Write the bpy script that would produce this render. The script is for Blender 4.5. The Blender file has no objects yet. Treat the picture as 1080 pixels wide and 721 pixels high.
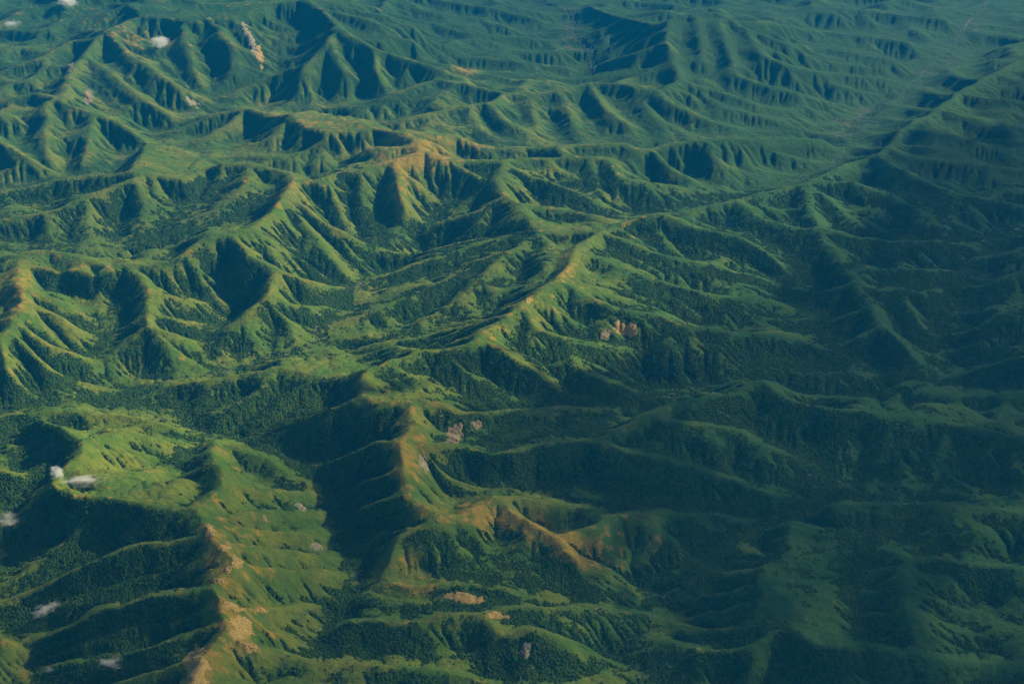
import bpy, math, random
import numpy as np
from mathutils import Vector, Matrix

# ------------------------------------------------------------------ camera, sky, sun, exposure
scene = bpy.context.scene
PITCH = math.radians(24.0)
CAM_H = 6000.0
F_PX = 540.0 / math.tan(math.radians(18.0))
cam_data = bpy.data.cameras.new("camera")
cam_data.sensor_width = 36.0
cam_data.lens = 18.0 / math.tan(math.radians(18.0))
cam_data.clip_start = 10.0
cam_data.clip_end = 400000.0
cam = bpy.data.objects.new("camera", cam_data)
scene.collection.objects.link(cam)
cam.location = (0, 0, CAM_H)
cam.rotation_euler = (math.pi / 2 - PITCH, 0, 0)
scene.camera = cam

SUN_AZ = math.radians(29.0)      # measured from +X towards +Y
SUN_EL = math.radians(35.0)
world = bpy.data.worlds.new("World")
scene.world = world
world.use_nodes = True
wn = world.node_tree.nodes
bg = wn["Background"]
sky = wn.new("ShaderNodeTexSky")
sky.sky_type = 'NISHITA'
sky.sun_disc = False
sky.sun_elevation = SUN_EL
sky.sun_rotation = math.pi / 2 - SUN_AZ
sky.altitude = 800
sky.air_density = 1.0
sky.dust_density = 0.5
sky.ozone_density = 1.5
world.node_tree.links.new(sky.outputs[0], bg.inputs[0])
bg.inputs[1].default_value = 0.045
sun_data = bpy.data.lights.new("sun", 'SUN')
sun_data.energy = 5.0
sun_data.angle = math.radians(0.5)
sun_data.color = (1.0, 0.87, 0.60)
sun = bpy.data.objects.new("sun", sun_data)
scene.collection.objects.link(sun)
sd = Vector((math.cos(SUN_EL) * math.cos(SUN_AZ), math.cos(SUN_EL) * math.sin(SUN_AZ), math.sin(SUN_EL)))
sun.rotation_euler = sd.to_track_quat('Z', 'Y').to_euler()
scene.view_settings.view_transform = 'Standard'
scene.view_settings.look = 'None'
scene.view_settings.exposure = 0.65
scene.view_settings.gamma = 1.0
scene.cycles.volume_bounces = 3
RIDGES = """
115,30,560 133,55,500 163,73,430 190,90,340 213,102,230
150,15,600 115,30,560 100,40,520 75,42,480 40,60,420 0,75,340 -60,90,300
97,62,440 127,85,380 150,103,320 170,115,260 185,125,200
100,42,520 85,62,450 97,62,440
85,62,450 72,80,430 67,107,400
-60,110,300 0,105,350 40,97,410 67,107,400 97,118,370 127,128,330 155,148,220
50,105,400 47,140,300 50,170,190
97,118,370 95,150,260 85,172,180
-40,140,320 0,148,300 30,165,250 55,180,160
135,5,600 150,15,620 200,22,630 235,20,640 285,5,690 322,-2,790 360,-10,700
-40,40,380 0,32,400 47,30,430 75,15,470 120,2,540 135,5,600
227,24,620 245,48,490 245,72,350 230,93,230
190,24,600 198,50,450 205,75,330 217,96,220
322,-2,790 345,15,730 352,23,690 370,37,620 393,50,540 430,60,460 460,72,400 487,80,340
345,10,740 370,14,690 397,24,600
352,23,680 347,42,560 320,72,430 313,107,210
347,42,560 362,72,430 365,105,210
313,67,430 277,84,290 240,103,210
393,50,540 400,77,400 408,98,250
430,60,460 425,85,310
183,138,190 233,117,300 260,113,340 290,122,340 307,120,390 322,134,380 345,141,375 385,138,390 395,134,400 423,139,410 447,152,400 463,163,370 487,168,340 533,168,330 570,165,310 600,166,310 640,165,310
423,139,410 447,139,390 480,142,340 500,150,280
423,139,400 435,150,400 443,160,400 397,173,380 353,182,360 330,192,350 300,180,350 267,172,360 237,170,370 215,177,300 193,188,310 160,185,320 137,180,340 100,184,300 60,188,260 0,202,200 -60,215,160
260,113,340 240,130,270 212,148,200
305,122,390 290,140,310 262,158,210
345,141,375 330,155,300 305,165,250
137,180,340 150,165,330 155,150,290
193,188,310 207,170,240
143,187,330 117,198,300 67,217,240 0,233,180 -60,245,150
143,190,325 150,215,230 146,240,150
160,186,320 166,215,220 165,240,140
95,206,270 92,232,190 90,255,120
50,222,220 50,245,160
267,172,360 253,200,300 227,222,230 182,238,160
237,170,370 225,195,260 205,215,180
-60,280,240 0,270,260 20,269,280 50,263,300 87,272,300 117,283,290 133,277,300 160,279,310 190,270,340 207,257,380 228,246,410 243,247,405 265,240,400 290,218,400 303,200,400 308,190,370 305,182,350
303,200,400 333,228,320 367,247,220 397,262,110
303,205,400 320,233,300 343,263,210 372,297,90
243,247,405 262,268,350 290,283,300 320,293,250 367,304,80
290,283,300 283,307,270 273,318,240 300,332,160 314,365,70
273,318,240 240,345,160 226,372,70
280,317,240 333,323,120 352,322,75
133,277,300 147,290,290 157,307,270 187,313,220 217,318,120
157,307,270 157,325,245 157,342,220 187,353,170 213,367,85
157,327,240 190,336,190 217,343,110
157,342,220 180,367,140 187,393,55
157,342,220 133,360,150 112,382,80
200,268,350 217,300,190 221,316,130
50,263,300 60,290,230 90,320,140
95,277,290 105,310,180 108,340,120
20,293,330 33,307,310 60,313,270 100,340,120
20,293,330 25,315,330 15,337,330 5,350,315 -60,370,280
20,269,280 20,293,330
25,315,330 67,335,240 101,357,105
15,337,330 40,358,260 75,370,180 102,380,85
10,348,310 45,383,180 78,402,60
0,355,310 10,390,200 30,418,60
417,167,390 420,195,330 427,215,260 422,240,140 405,255,100
382,177,370 380,207,250 387,235,130
345,187,355 355,215,230 365,238,130
450,160,395 480,172,340 500,182,300 508,193,270 495,210,200 468,232,110
587,153,320 610,152,310 660,151,320 673,157,300 693,156,280 733,147,310 787,144,320 867,145,250 884,160,110
600,166,310 587,153,320
733,148,310 757,154,290 813,158,220 860,170,120
740,150,300 760,170,220 785,185,130
690,158,290 705,175,210 730,190,150
640,165,310 653,187,260 703,193,200 757,205,110
620,166,310 625,190,220 640,210,160
527,170,330 567,187,290 600,197,260 625,210,190 645,225,125
565,166,310 590,178,270 612,190,220
533,206,335 547,214,340 560,232,325 567,244,310 600,244,305 637,243,320 667,230,330 697,224,350 713,230,340 733,240,320 780,247,300 813,267,220 827,283,150 830,297,95
530,170,330 524,190,320 533,206,335
530,207,330 500,223,260 467,231,190 452,240,135
547,214,340 600,221,280 647,231,240 637,243,320
690,225,350 695,245,270 705,262,230
645,238,320 670,250,290 685,262,270
638,245,330 660,253,310 683,263,290 733,275,250 767,285,220 807,292,170 845,312,85
637,243,320 607,260,360 600,277,370 587,293,390 570,305,400 553,317,400 538,332,390 507,350,380 500,362,370 450,368,340 427,377,330 387,388,340 380,403,340 382,417,340 397,422,340 430,423,340 435,437,350 440,445,360 427,457,370 422,470,380 422,493,370 428,510,340 425,520,330 443,533,320 465,543,300 483,543,280 500,535,270 517,524,260 533,530,245 543,543,240 567,554,235 587,568,225 603,585,205 620,608,150 628,632,115
607,260,360 620,267,340 660,285,300 710,300,260 750,310,230 807,315,160 848,335,80
587,293,390 600,300,375 617,310,350 647,323,320 687,330,290 723,343,260 767,347,230 833,353,170 867,367,110 917,387,70
553,317,400 563,343,360 593,353,310 607,380,260 617,392,240 650,405,190 680,415,145
507,355,375 547,380,320 583,403,240 597,420,165
470,368,350 483,383,300 513,407,230 533,421,185
405,383,330 440,400,290 452,415,250
567,244,310 577,255,310 580,272,300 575,285,310
567,246,300 540,262,300 517,283,260 500,297,230 480,318,180 447,338,120
555,243,300 500,257,230 450,275,170 388,295,85
530,264,280 493,285,210 467,297,180 427,303,140 378,322,80
440,312,150 395,327,120 350,345,72
530,332,380 500,340,270 455,352,180 400,362,130
440,369,330 415,363,250 385,371,180 345,375,130
175,405,80 223,400,125 255,393,155 293,388,190 320,392,205 345,396,210 365,395,230 387,388,340
293,388,190 270,415,140 230,435,90
335,395,205 300,420,140 272,445,90
465,543,310 450,553,290 417,563,270 410,590,220 397,613,150
517,522,258 550,526,230 617,535,190 640,545,200
587,564,226 627,553,205 657,542,210 700,538,200 767,541,150 785,547,100
443,421,340 467,425,310 490,435,280 507,433,270 550,430,270 600,428,255 640,432,190
437,466,345 487,473,300 533,475,290 570,468,280 607,463,280 623,463,280 647,457,280 677,443,290 697,433,310 710,424,310 733,419,320 750,416,310 773,416,300 790,406,310 807,401,320 815,408,310 833,422,300 860,425,290 887,430,280 933,437,270 960,440,260 1000,445,240 1080,460,220 1140,470,200
623,463,280 667,475,260 700,485,240 733,493,210 787,510,130 825,527,80
607,463,280 605,490,190 600,515,110
570,468,280 565,492,190 565,512,110
533,475,290 530,497,190 530,512,130
487,473,300 495,495,200 505,510,150
697,440,310 723,447,290 750,448,280 783,457,230 813,473,180 847,487,130 880,508,80
743,418,310 767,437,240
833,422,300 838,450,200 845,475,120
887,430,280 893,460,190 895,490,110
940,438,268 935,475,180 932,507,95
1000,445,240 990,480,160 985,510,100
382,415,340 340,433,250 300,448,130 280,456,80
422,467,375 400,463,345 367,477,235 333,494,80
423,495,365 385,505,275 357,520,75
425,520,330 385,530,255 363,543,80
455,550,300 400,563,200 367,575,90
372,420,330 360,427,220 327,437,150
235,514,300 225,520,330 208,535,360 215,550,370 223,562,380 233,577,390 247,592,390 240,605,390 222,618,390 233,633,400 236,650,400 240,662,390 213,690,400 200,721,400 180,760,380
228,463,150 223,480,240 233,493,280 237,503,290 232,516,310
230,463,140 280,483,115 333,513,80
235,514,300 280,516,210 335,519,90
213,543,350 280,538,230 352,538,80
228,556,350 300,558,210 357,557,80
235,572,370 300,578,210 360,588,95
247,592,380 310,600,220 368,610,110
240,640,390 290,640,260 320,635,150
208,535,360 177,537,340 143,530,340 110,523,330 80,523,330 63,517,320 53,505,310 60,497,310 83,480,310 87,465,300 75,458,285 63,447,250 37,440,180
-20,438,130 40,434,150 77,432,150 133,437,135 185,450,100
87,465,300 130,455,220 170,462,145
60,497,310 110,497,290 150,503,250 162,492,190
177,537,340 180,515,290 190,505,240
-60,500,200 0,495,185 15,497,190 29,505,160
110,523,330 100,545,250 70,570,180 30,600,110 0,622,60
223,562,380 187,569,330 147,574,310 117,581,280 87,596,240 73,604,220 33,621,140 0,634,90 -40,645,70
222,618,390 187,628,340 160,627,330 127,638,290 100,644,260 80,655,220 50,668,120 32,677,70
236,655,395 193,671,330 160,681,290 127,691,240 50,703,90
210,690,400 170,705,310 120,720,230 60,735,120
-60,660,200 0,668,150 25,685,70
240,668,380 293,690,280 333,698,270 367,701,270 400,700,280 440,701,270 480,711,250 530,722,240 600,740,200
367,654,200 400,653,220 423,656,230 443,654,240 467,648,250 507,644,250 567,638,210 630,641,140
397,613,150 433,615,200 483,618,210 533,624,190 587,634,150
507,644,250 530,671,240 560,661,260 583,668,240 600,682,190 620,700,130
560,665,250 545,690,180
833,547,190 833,581,235 807,597,240 800,613,250 805,630,260 795,648,260 807,655,270 830,655,270 850,675,255 883,681,250 910,678,240 960,691,230 1040,700,240 1120,715,240
833,581,230 807,590,190 777,577,90
807,597,240 775,601,160 748,605,80
800,613,250 770,624,190 742,627,110
805,630,260 770,644,200 743,645,120
805,656,265 787,662,240 745,663,160 700,652,75
830,662,270 790,680,250 760,685,220 733,682,170 692,677,70
850,675,255 835,700,170 820,725,100
883,681,250 890,705,170
800,680,255 790,710,170
735,683,175 740,710,110
887,531,190 920,530,205 960,531,195 1040,535,210 1100,545,200
930,578,205 960,587,240 1010,592,250 1080,600,250
960,587,240 950,620,255 957,645,260 968,672,250 960,691,230
960,590,235 925,600,190 902,607,150
950,620,255 920,625,190 897,624,145
957,645,260 930,648,200 903,648,140
867,241,240 870,256,255 883,271,255 907,280,250 927,283,250 973,283,225 1007,284,150
883,271,255 903,296,260 907,307,260 920,323,250 930,343,230 953,363,200 970,383,120
903,298,258 920,305,250 947,303,245 973,308,220 993,303,130
947,303,245 960,325,190 975,345,130
903,295,260 880,303,200 850,310,100
918,323,250 890,333,170 862,343,85
930,343,230 900,358,160 885,367,100
723,222,220 757,213,240 780,210,240 827,197,250 850,192,260 883,176,250 923,163,280 937,155,290 953,134,290 987,117,290 1010,98,290 1057,72,290 1110,50,290
780,212,240 807,232,220 850,241,225 867,241,240 893,247,235 940,253,210 980,253,180 1023,258,130
850,194,260 855,220,215 867,241,235
1010,98,290 1040,102,260 1090,107,200
990,115,290 1027,123,250 1073,141,170
953,134,290 1007,143,250 1090,148,190
937,155,290 970,167,260 1027,172,230 1090,178,190
923,163,280 940,177,270 973,190,250 1007,203,220 1090,218,160
860,190,260 897,190,250 940,207,220 990,234,140
855,195,255 880,215,200 900,235,160
923,163,280 905,165,180 892,164,90
937,155,290 915,155,180 900,153,95
953,134,290 935,140,190 915,140,100
970,126,290 950,126,180 933,124,100
987,117,290 970,114,190 955,110,100
1010,98,290 990,98,190 975,92,100
1035,85,290 1015,80,190 1000,72,110
1140,240,260 1080,262,200 1015,277,90
1140,270,280 1080,285,250 1060,293,220 1040,300,180 998,305,75
1140,310,290 1080,323,260 1057,330,230 1037,343,180 990,355,65
1140,370,280 1080,375,260 1040,385,160 1005,395,70
733,13,600 757,12,600 787,30,500 827,43,400 867,50,330 943,62,190
733,13,600 707,20,530 690,25,440 650,15,330 620,5,200
707,20,530 703,42,430 713,70,360 717,83,340 767,98,270 800,110,220 827,115,160
703,42,430 667,55,320 632,65,200
787,30,500 803,57,400 833,68,340 883,77,260 937,82,160
777,22,540 813,22,430 867,33,340 960,43,200
733,13,600 738,40,450 742,65,340
757,20,580 770,55,400 777,80,300 843,97,220 877,107,130
860,5,400 930,12,330 1000,20,200
717,83,340 700,103,320 733,120,240 780,137,140
533,97,310 560,99,300 590,95,310 620,87,330 667,88,340 693,97,330 700,103,320
717,83,340 693,97,330
623,88,330 637,113,270 662,130,200 670,145,140
667,90,340 690,123,220 705,143,140
690,122,220 723,142,135
590,95,310 603,120,230 612,147,145
560,98,300 562,120,230 570,145,150
417,97,300 460,83,340 500,90,330 533,97,310
487,80,340 500,90,330
410,100,290 390,115,210
533,97,310 517,109,320 507,107,320 477,114,300 433,123,270 408,128,230
517,109,320 533,127,260 577,149,160
495,110,310 500,130,240 520,145,190
420,-20,300 400,10,350 440,20,280 500,35,230 560,38,160
470,0,260 530,10,220 570,20,150
500,60,220 550,65,200 600,70,140
"""
VALLEYS = """
-60,435,25 0,431,30 60,426,38 130,414,42 217,395,50 273,382,56 313,371,62 343,335,70 372,303,78 378,280,84 397,263,92 457,236,110 485,212,150 513,188,220 522,178,260
397,263,92 395,240,120 372,215,190 362,195,260
372,303,78 345,285,120 310,265,200 300,245,280
127,421,42 165,440,50 200,454,55 267,464,62 317,493,70 353,517,74 362,560,82 378,605,98 345,637,108 300,666,120 270,668,200
218,393,48 220,350,85 224,318,120 235,298,180 250,273,260
105,372,80 75,400,55 40,425,36
105,374,80 108,355,100 122,328,150 137,300,230
105,358,95 75,325,190 55,302,240
60,425,38 20,375,180
227,98,210 188,128,180 172,146,165 145,158,150 110,176,130 60,190,112 0,200,80 -60,210,70
227,98,210 277,75,300 300,40,430
205,100,215 180,70,330 160,50,420
188,128,180 230,112,190 290,114,200 350,112,210 385,112,215 415,108,240 450,100,260
-60,275,70 0,262,90 67,262,110 130,260,125 180,246,150 235,236,190 270,215,240 290,200,290
180,246,150 195,215,200 215,192,260
0,203,85 60,200,150 110,190,230
172,147,165 190,160,200 215,165,250 260,160,240 310,165,270
155,140,170 120,105,280 100,85,350
50,178,130 25,150,250
1060,-40,80 1040,0,82 1000,50,86 950,98,90 893,145,94 880,172,98 833,195,104 770,206,110 700,220,130 655,231,140 625,208,170 590,195,220 545,185,260
893,145,94 860,137,110 780,139,120 700,148,135 620,152,145 560,152,165 500,141,200 450,132,240
660,230,150 610,238,200 575,234,230
655,231,140 620,200,170 612,183,220
960,398,70 920,390,72 883,373,78 857,345,82 847,313,88 833,282,96 800,255,140 760,240,190 730,232,220
847,314,88 780,297,150 700,283,230 640,262,290
830,290,95 770,270,180 700,250,250
857,343,82 790,330,150 700,315,220 640,300,290
1140,425,55 1080,415,60 997,404,66 960,398,70
985,400,68 990,374,72 980,345,80 998,307,90 1015,285,95 1040,260,100 1080,235,110 1140,200,120
1023,265,100 960,262,170 890,255,210
1040,255,102 1000,225,150 960,205,190 900,195,210
998,307,90 960,292,200
840,295,94 850,270,140 850,250,190
960,396,72 900,394,82 840,391,100 767,401,120 700,415,140 640,424,150 580,425,165 520,425,190 470,419,240 440,413,290
700,415,140 640,385,200 590,370,270
580,425,165 550,400,220
670,426,148 630,445,175 580,459,200 520,464,230 455,460,290
353,357,74 400,351,110 433,347,130 480,338,180 530,325,250 565,300,330
375,325,80 430,322,115 480,300,165 520,275,230
380,300,82 440,285,130 500,270,200 550,252,270
397,264,92 450,262,150 510,248,220
345,366,65 380,378,110 400,380,200
200,454,55 185,470,95 190,480,120 165,500,150
170,462,130 100,475,230
0,460,80 15,450,90 25,440,100 28,433,50
30,452,90 50,475,140 45,495,170 20,520,110 0,540,80 -60,560,60
45,500,170 75,540,150 40,575,90 0,605,50 -60,630,40
150,550,250 120,562,200 85,585,150 20,620,75
200,590,300 140,610,200 80,628,120 20,655,55 0,665,45
0,665,45 36,690,42 40,721,38 45,770,34
36,690,42 90,676,130 150,660,210 210,645,300
50,712,60 110,705,150 180,690,300
300,667,118 345,690,125 400,690,150 450,692,175 490,700,190
378,606,100 420,610,150 480,610,160 560,605,160 610,625,125 683,643,75
378,612,100 400,635,170 450,635,195 540,634,160
683,643,75 747,600,78 785,565,81 830,532,84 883,516,88 960,520,98 1040,520,110 1140,520,120
683,643,75 687,694,68 692,721,64 700,770,60
827,530,84 750,533,92 700,531,100 660,531,115 600,522,130 553,517,150 497,512,200 460,490,280
883,516,88 855,492,105 815,467,150 780,445,200 775,425,260
960,520,98 940,460,200
687,650,72 640,650,120 600,655,160 520,655,200
695,715,65 640,700,90 600,715,120 500,725,190
905,597,140 893,620,135 900,648,128 912,672,122 960,685,180
905,597,140 930,560,160 960,545,170 1040,560,190
300,445,85 340,445,140
333,497,74 370,490,170 405,480,260
357,522,76 390,517,190
367,578,88 405,575,190
577,-60,115 577,0,118 613,17,118 603,30,119 627,50,120 635,75,125 620,80,170 540,75,220
635,75,125 680,75,220
635,75,125 650,35,200
950,98,90 900,95,140 850,85,220
893,143,94 830,128,160 760,110,230
1000,50,86 930,72,150 860,62,270
1040,0,82 960,30,160 880,42,290
1073,190,150 1020,160,200 960,150,240
1090,160,150 1030,150,200
1090,125,140 1040,112,210
"""
MESAS = """
137,180,340 155,150,300 185,153,275 210,167,255 193,188,310 160,185,320
307,120,390 320,134,380 345,141,375 385,138,390 395,134,400 367,122,360 330,116,360
547,214,340 600,221,290 647,231,260 637,243,320 600,244,305 567,244,310 560,232,325
293,388,190 297,377,160 320,375,155 357,374,165 357,396,205 320,392,205
0,270,250 40,263,290 85,268,290 117,283,300 100,285,300 60,282,300 0,278,270
150,15,600 135,3,590 200,-8,560 285,-8,610 285,5,680 235,20,640 200,22,630
110,523,330 143,530,340 177,537,340 180,515,290 150,503,255 110,497,285 60,497,310 80,523,330
836,549,185 835,581,235 809,597,240 803,613,250 807,630,260 799,648,260 830,653,270 850,673,255 880,679,250 898,672,215 886,648,200 878,620,190 888,597,185 880,562,180
"""
# ------------------------------------------------------------------ helpers
RELIEF = 1.5
CP, SP = math.cos(PITCH), math.sin(PITCH)

def place(px, py, h):
    """ground point of height h seen at photo position (px, py)"""
    a = (np.asarray(px, float) - 540.0) / F_PX
    b = (360.5 - np.asarray(py, float)) / F_PX
    dy = CP + b * SP
    dz = -SP + b * CP
    t = (np.asarray(h, float) - CAM_H) / dz
    return a * t, dy * t

def ease(x, y, h):
    if y < 60 and x < 420 and h > 560: return 560 + (h - 560) * 0.45
    if y < 60 and x > 600 and h > 420: return 420 + (h - 420) * 0.5
    if x > 845 and y < 175 and h > 200: return 200 + (h - 200) * 0.25
    if 862 < x < 965 and 250 < y < 345 and h > 195: return 195 + (h - 195) * 0.35
    if 735 < x < 850 and y > 570 and h > 110: return 110 + (h - 110) * 0.65
    if x > 890 and y > 585 and h > 140: return 140 + (h - 140) * 0.65
    return h

def parse(s):
    out = []
    for ln in s.strip().splitlines():
        pts = [[float(v) for v in p.split(',')] for p in ln.split()]
        out.append([(x, y, ease(x, y, h) * RELIEF) for x, y, h in pts])
    return out

rng = np.random.default_rng(7)
PERM = rng.permutation(4096)
GRAD = rng.uniform(0, 2 * math.pi, 4096)
GX, GY = np.cos(GRAD), np.sin(GRAD)

def perlin(x, y):
    x0 = np.floor(x).astype(np.int64); y0 = np.floor(y).astype(np.int64)
    fx = x - x0; fy = y - y0
    u = fx * fx * fx * (fx * (fx * 6 - 15) + 10); v = fy * fy * fy * (fy * (fy * 6 - 15) + 10)
    def g(ix, iy, dx, dy):
        k = PERM[(PERM[ix & 4095] + iy) & 4095]
        return GX[k] * dx + GY[k] * dy
    a = g(x0, y0, fx, fy); b = g(x0 + 1, y0, fx - 1, fy)
    c = g(x0, y0 + 1, fx, fy - 1); d = g(x0 + 1, y0 + 1, fx - 1, fy - 1)
    return (a + u * (b - a)) + v * ((c + u * (d - c)) - (a + u * (b - a)))

def fbm(x, y, scale, octaves=4, gain=0.5, seed=0.0):
    s = 0.0; amp = 1.0; f = 1.0 / scale
    for i in range(octaves):
        s = s + amp * perlin(x * f + seed + 17.3 * i, y * f - seed + 9.1 * i)
        amp *= gain; f *= 2.03
    return s

# ------------------------------------------------------------------ terrain heights
# fan-shaped conformal lattice: cells stay square and grow with distance
K_W, Y_OFF = 0.32, 2600.0
NX = 560
Y0, Y1 = 6900.0, 33000.0
DLOG = 2 * K_W / (NX - 1)
NY = int(math.log((Y1 + Y_OFF) / (Y0 + Y_OFF)) / DLOG) + 1
gu = np.linspace(-1, 1, NX)
gy = (Y0 + Y_OFF) * np.exp(np.arange(NY) * DLOG) - Y_OFF
HALF = K_W * (gy + Y_OFF)
WX = gu[None, :] * HALF[:, None]
WY = np.repeat(gy[:, None], NX, 1)
CELL = (HALF * 2 / (NX - 1))[:, None]

def to_grid(x, y):
    r = np.log(np.maximum(y + Y_OFF, 1.0) / (Y0 + Y_OFF)) / DLOG
    c = (x / (K_W * (y + Y_OFF)) + 1) * 0.5 * (NX - 1)
    return r, c

def raster(lines, mode, jitter=0.0, ny=NY, nx=NX):
    val = np.full((ny, nx), np.nan)
    for ln in lines:
        P = np.array(ln)
        x, y = place(P[:, 0], P[:, 1], P[:, 2])
        h = P[:, 2]
        seg = np.hypot(np.diff(x), np.diff(y))
        t = np.concatenate([[0], np.cumsum(seg)])
        n = max(int(t[-1] / 4), 2)
        tt = np.linspace(0, t[-1], n)
        # catmull-like smoothing: interpolate then box blur, keeping the ends
        X = np.interp(tt, t, x); Y = np.interp(tt, t, y); H = np.interp(tt, t, h)
        if jitter:
            j1 = fbm(X, Y, 260, 3, 0.5, 3.3) * jitter; j2 = fbm(X, Y, 260, 3, 0.5, 8.8) * jitter
            wgt = np.minimum(1, np.minimum(tt, t[-1] - tt) / 200.0)
            X = X + j1 * wgt; Y = Y + j2 * wgt
            H = H + (fbm(X, Y, 300, 2, 0.5, 5.5) * 14 * wgt if mode == 'max' else 0)
        k = 9
        if n > 3 * k:
            for A in (X, Y, H):
                pad = np.concatenate([np.full(k, A[0]), A, np.full(k, A[-1])])
                A[:] = np.convolve(pad, np.ones(2 * k + 1) / (2 * k + 1), 'valid')
        r, c = to_grid(X, Y)
        r = np.round(r * (ny - 1) / (NY - 1)).astype(int); c = np.round(c * (nx - 1) / (NX - 1)).astype(int)
        ok = (r >= 0) & (r < ny) & (c >= 0) & (c < nx)
        r, c, H = r[ok], c[ok], H[ok]
        cur = val[r, c]
        if mode == 'max':
            new = np.where(np.isnan(cur), H, np.maximum(cur, H))
        else:
            new = np.where(np.isnan(cur), H, np.minimum(cur, H))
        val[r, c] = new
    return val

R_LINES, V_LINES = parse(RIDGES), parse(VALLEYS)
M_LINES = parse(MESAS)
RV = raster(R_LINES, 'max', 38.0)
RVM = raster([p + p[:1] for p in M_LINES], 'max', 6.0)
RV = np.where(np.isnan(RVM), RV, np.fmax(RV, RVM))
VV = raster(V_LINES, 'min', 30.0)
CON = np.where(np.isnan(VV), RV, VV)

def resize(A, ny, nx):
    r = np.linspace(0, A.shape[0] - 1, ny); c = np.linspace(0, A.shape[1] - 1, nx)
    r0 = np.minimum(r.astype(int), A.shape[0] - 2); c0 = np.minimum(c.astype(int), A.shape[1] - 2)
    fr = (r - r0)[:, None]; fc = (c - c0)[None, :]
    return ((A[r0][:, c0] * (1 - fc) + A[r0][:, c0 + 1] * fc) * (1 - fr)
            + (A[r0 + 1][:, c0] * (1 - fc) + A[r0 + 1][:, c0 + 1] * fc) * fr)

def coarse(con, f):
    ny, nx = con.shape[0] // f, con.shape[1] // f
    A = con[:ny * f, :nx * f].reshape(ny, f, nx, f)
    m = ~np.isnan(A)
    s = np.where(m, A, 0).sum((1, 3)); n = m.sum((1, 3))
    return np.where(n > 0, s / np.maximum(n, 1), np.nan)

def smooth_step(A):
    P = np.pad(A, 1, mode='edge')
    return 0.25 * (P[:-2, 1:-1] + P[2:, 1:-1] + P[1:-1, :-2] + P[1:-1, 2:])

Z = None
for f, it in ((32, 400), (16, 200), (8, 120), (4, 80), (2, 60), (1, 50)):
    c = coarse(CON, f) if f > 1 else CON
    m = ~np.isnan(c)
    Z = np.full(c.shape, 200.0) if Z is None else resize(Z, *c.shape)
    cv = np.where(m, c, 0)
    for _ in range(it):
        Z = np.where(m, cv, smooth_step(Z))

def shift(A, dr, dc):
    P = np.pad(A, 1, mode='edge')
    return P[1 + dr:1 + dr + A.shape[0], 1 + dc:1 + dc + A.shape[1]]

NB = [(-1, 0), (1, 0), (0, -1), (0, 1), (-1, -1), (-1, 1), (1, -1), (1, 1)]
IDX = np.arange(NY * NX).reshape(NY, NX)
CELLF = np.broadcast_to(CELL, (NY, NX))

def flow(Zc):
    best = np.zeros((NY, NX)); rec = IDX.copy(); drop = np.zeros((NY, NX))
    for dr, dc in NB:
        zn = shift(Zc, dr, dc)
        d = Zc - zn
        s = d / (1.0 if dr * dc == 0 else 1.4142)
        b = s > best
        best = np.where(b, s, best); drop = np.where(b, d, drop)
        rec = np.where(b, np.clip(IDX + dr * NX + dc, 0, NY * NX - 1), rec)
    rec = rec.ravel()
    A = (CELLF ** 2).ravel().copy()
    self_ = rec == IDX.ravel()
    # path doubling: every pass adds the area gathered 2^k steps upstream
    ptr = rec.copy(); alive = ~self_
    for k in range(9):
        add = np.bincount(ptr[alive], weights=A[alive], minlength=NY * NX)
        A = A + add
        nxt = ptr[ptr]
        # a pointer that has reached its sink is finished
        alive = alive & (rec[ptr] != ptr)
        ptr = nxt
    return A.reshape(NY, NX), best / CELLF, drop

vfix = ~np.isnan(VV)
def blur0(A, n):
    for _ in range(n):
        A = smooth_step(A)
    return A
rfix = ~np.isnan(RV) & ~vfix
RVF = np.where(rfix, RV, 0)
def nearest(mask):
    """jump flooding: for every cell the nearest marked cell and its distance in cells"""
    r, c = np.mgrid[0:NY, 0:NX]
    sr = np.where(mask, r, -9999); sc = np.where(mask, c, -9999)
    d = (sr - r) ** 2 + (sc - c) ** 2
    step = 512
    for step in (512, 256, 128, 64, 32, 16, 8, 4, 2, 1, 1):
        for dr, dc in NB:
            r0, c0 = dr * step, dc * step
            ys = slice(max(0, -r0), NY - max(0, r0)); xs = slice(max(0, -c0), NX - max(0, c0))
            yt = slice(max(0, r0), NY - max(0, -r0)); xt = slice(max(0, c0), NX - max(0, -c0))
            if ys.stop <= ys.start or xs.stop <= xs.start: continue
            nr_, nc_ = sr[yt, xt], sc[yt, xt]
            nd_ = (nr_ - r[ys, xs]) ** 2 + (nc_ - c[ys, xs]) ** 2
            b = nd_ < d[ys, xs]
            sr[ys, xs] = np.where(b, nr_, sr[ys, xs]); sc[ys, xs] = np.where(b, nc_, sc[ys, xs])
            d[ys, xs] = np.where(b, nd_, d[ys, xs])
    return np.sqrt(d), np.clip(sr, 0, NY - 1), np.clip(sc, 0, NX - 1)
DR, ri, rj = nearest(~np.isnan(RV))
DV, vi, vj = nearest(vfix)
HR = blur0(RV[ri, rj], 2); HV = blur0(VV[vi, vj], 10)
T = DR / (DR + DV + 1e-3)
TENT = HR + (HV - HR) * T ** 1.85        # planar slopes from the nearest crest to the nearest stream
MESA = np.zeros((NY, NX))
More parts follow.
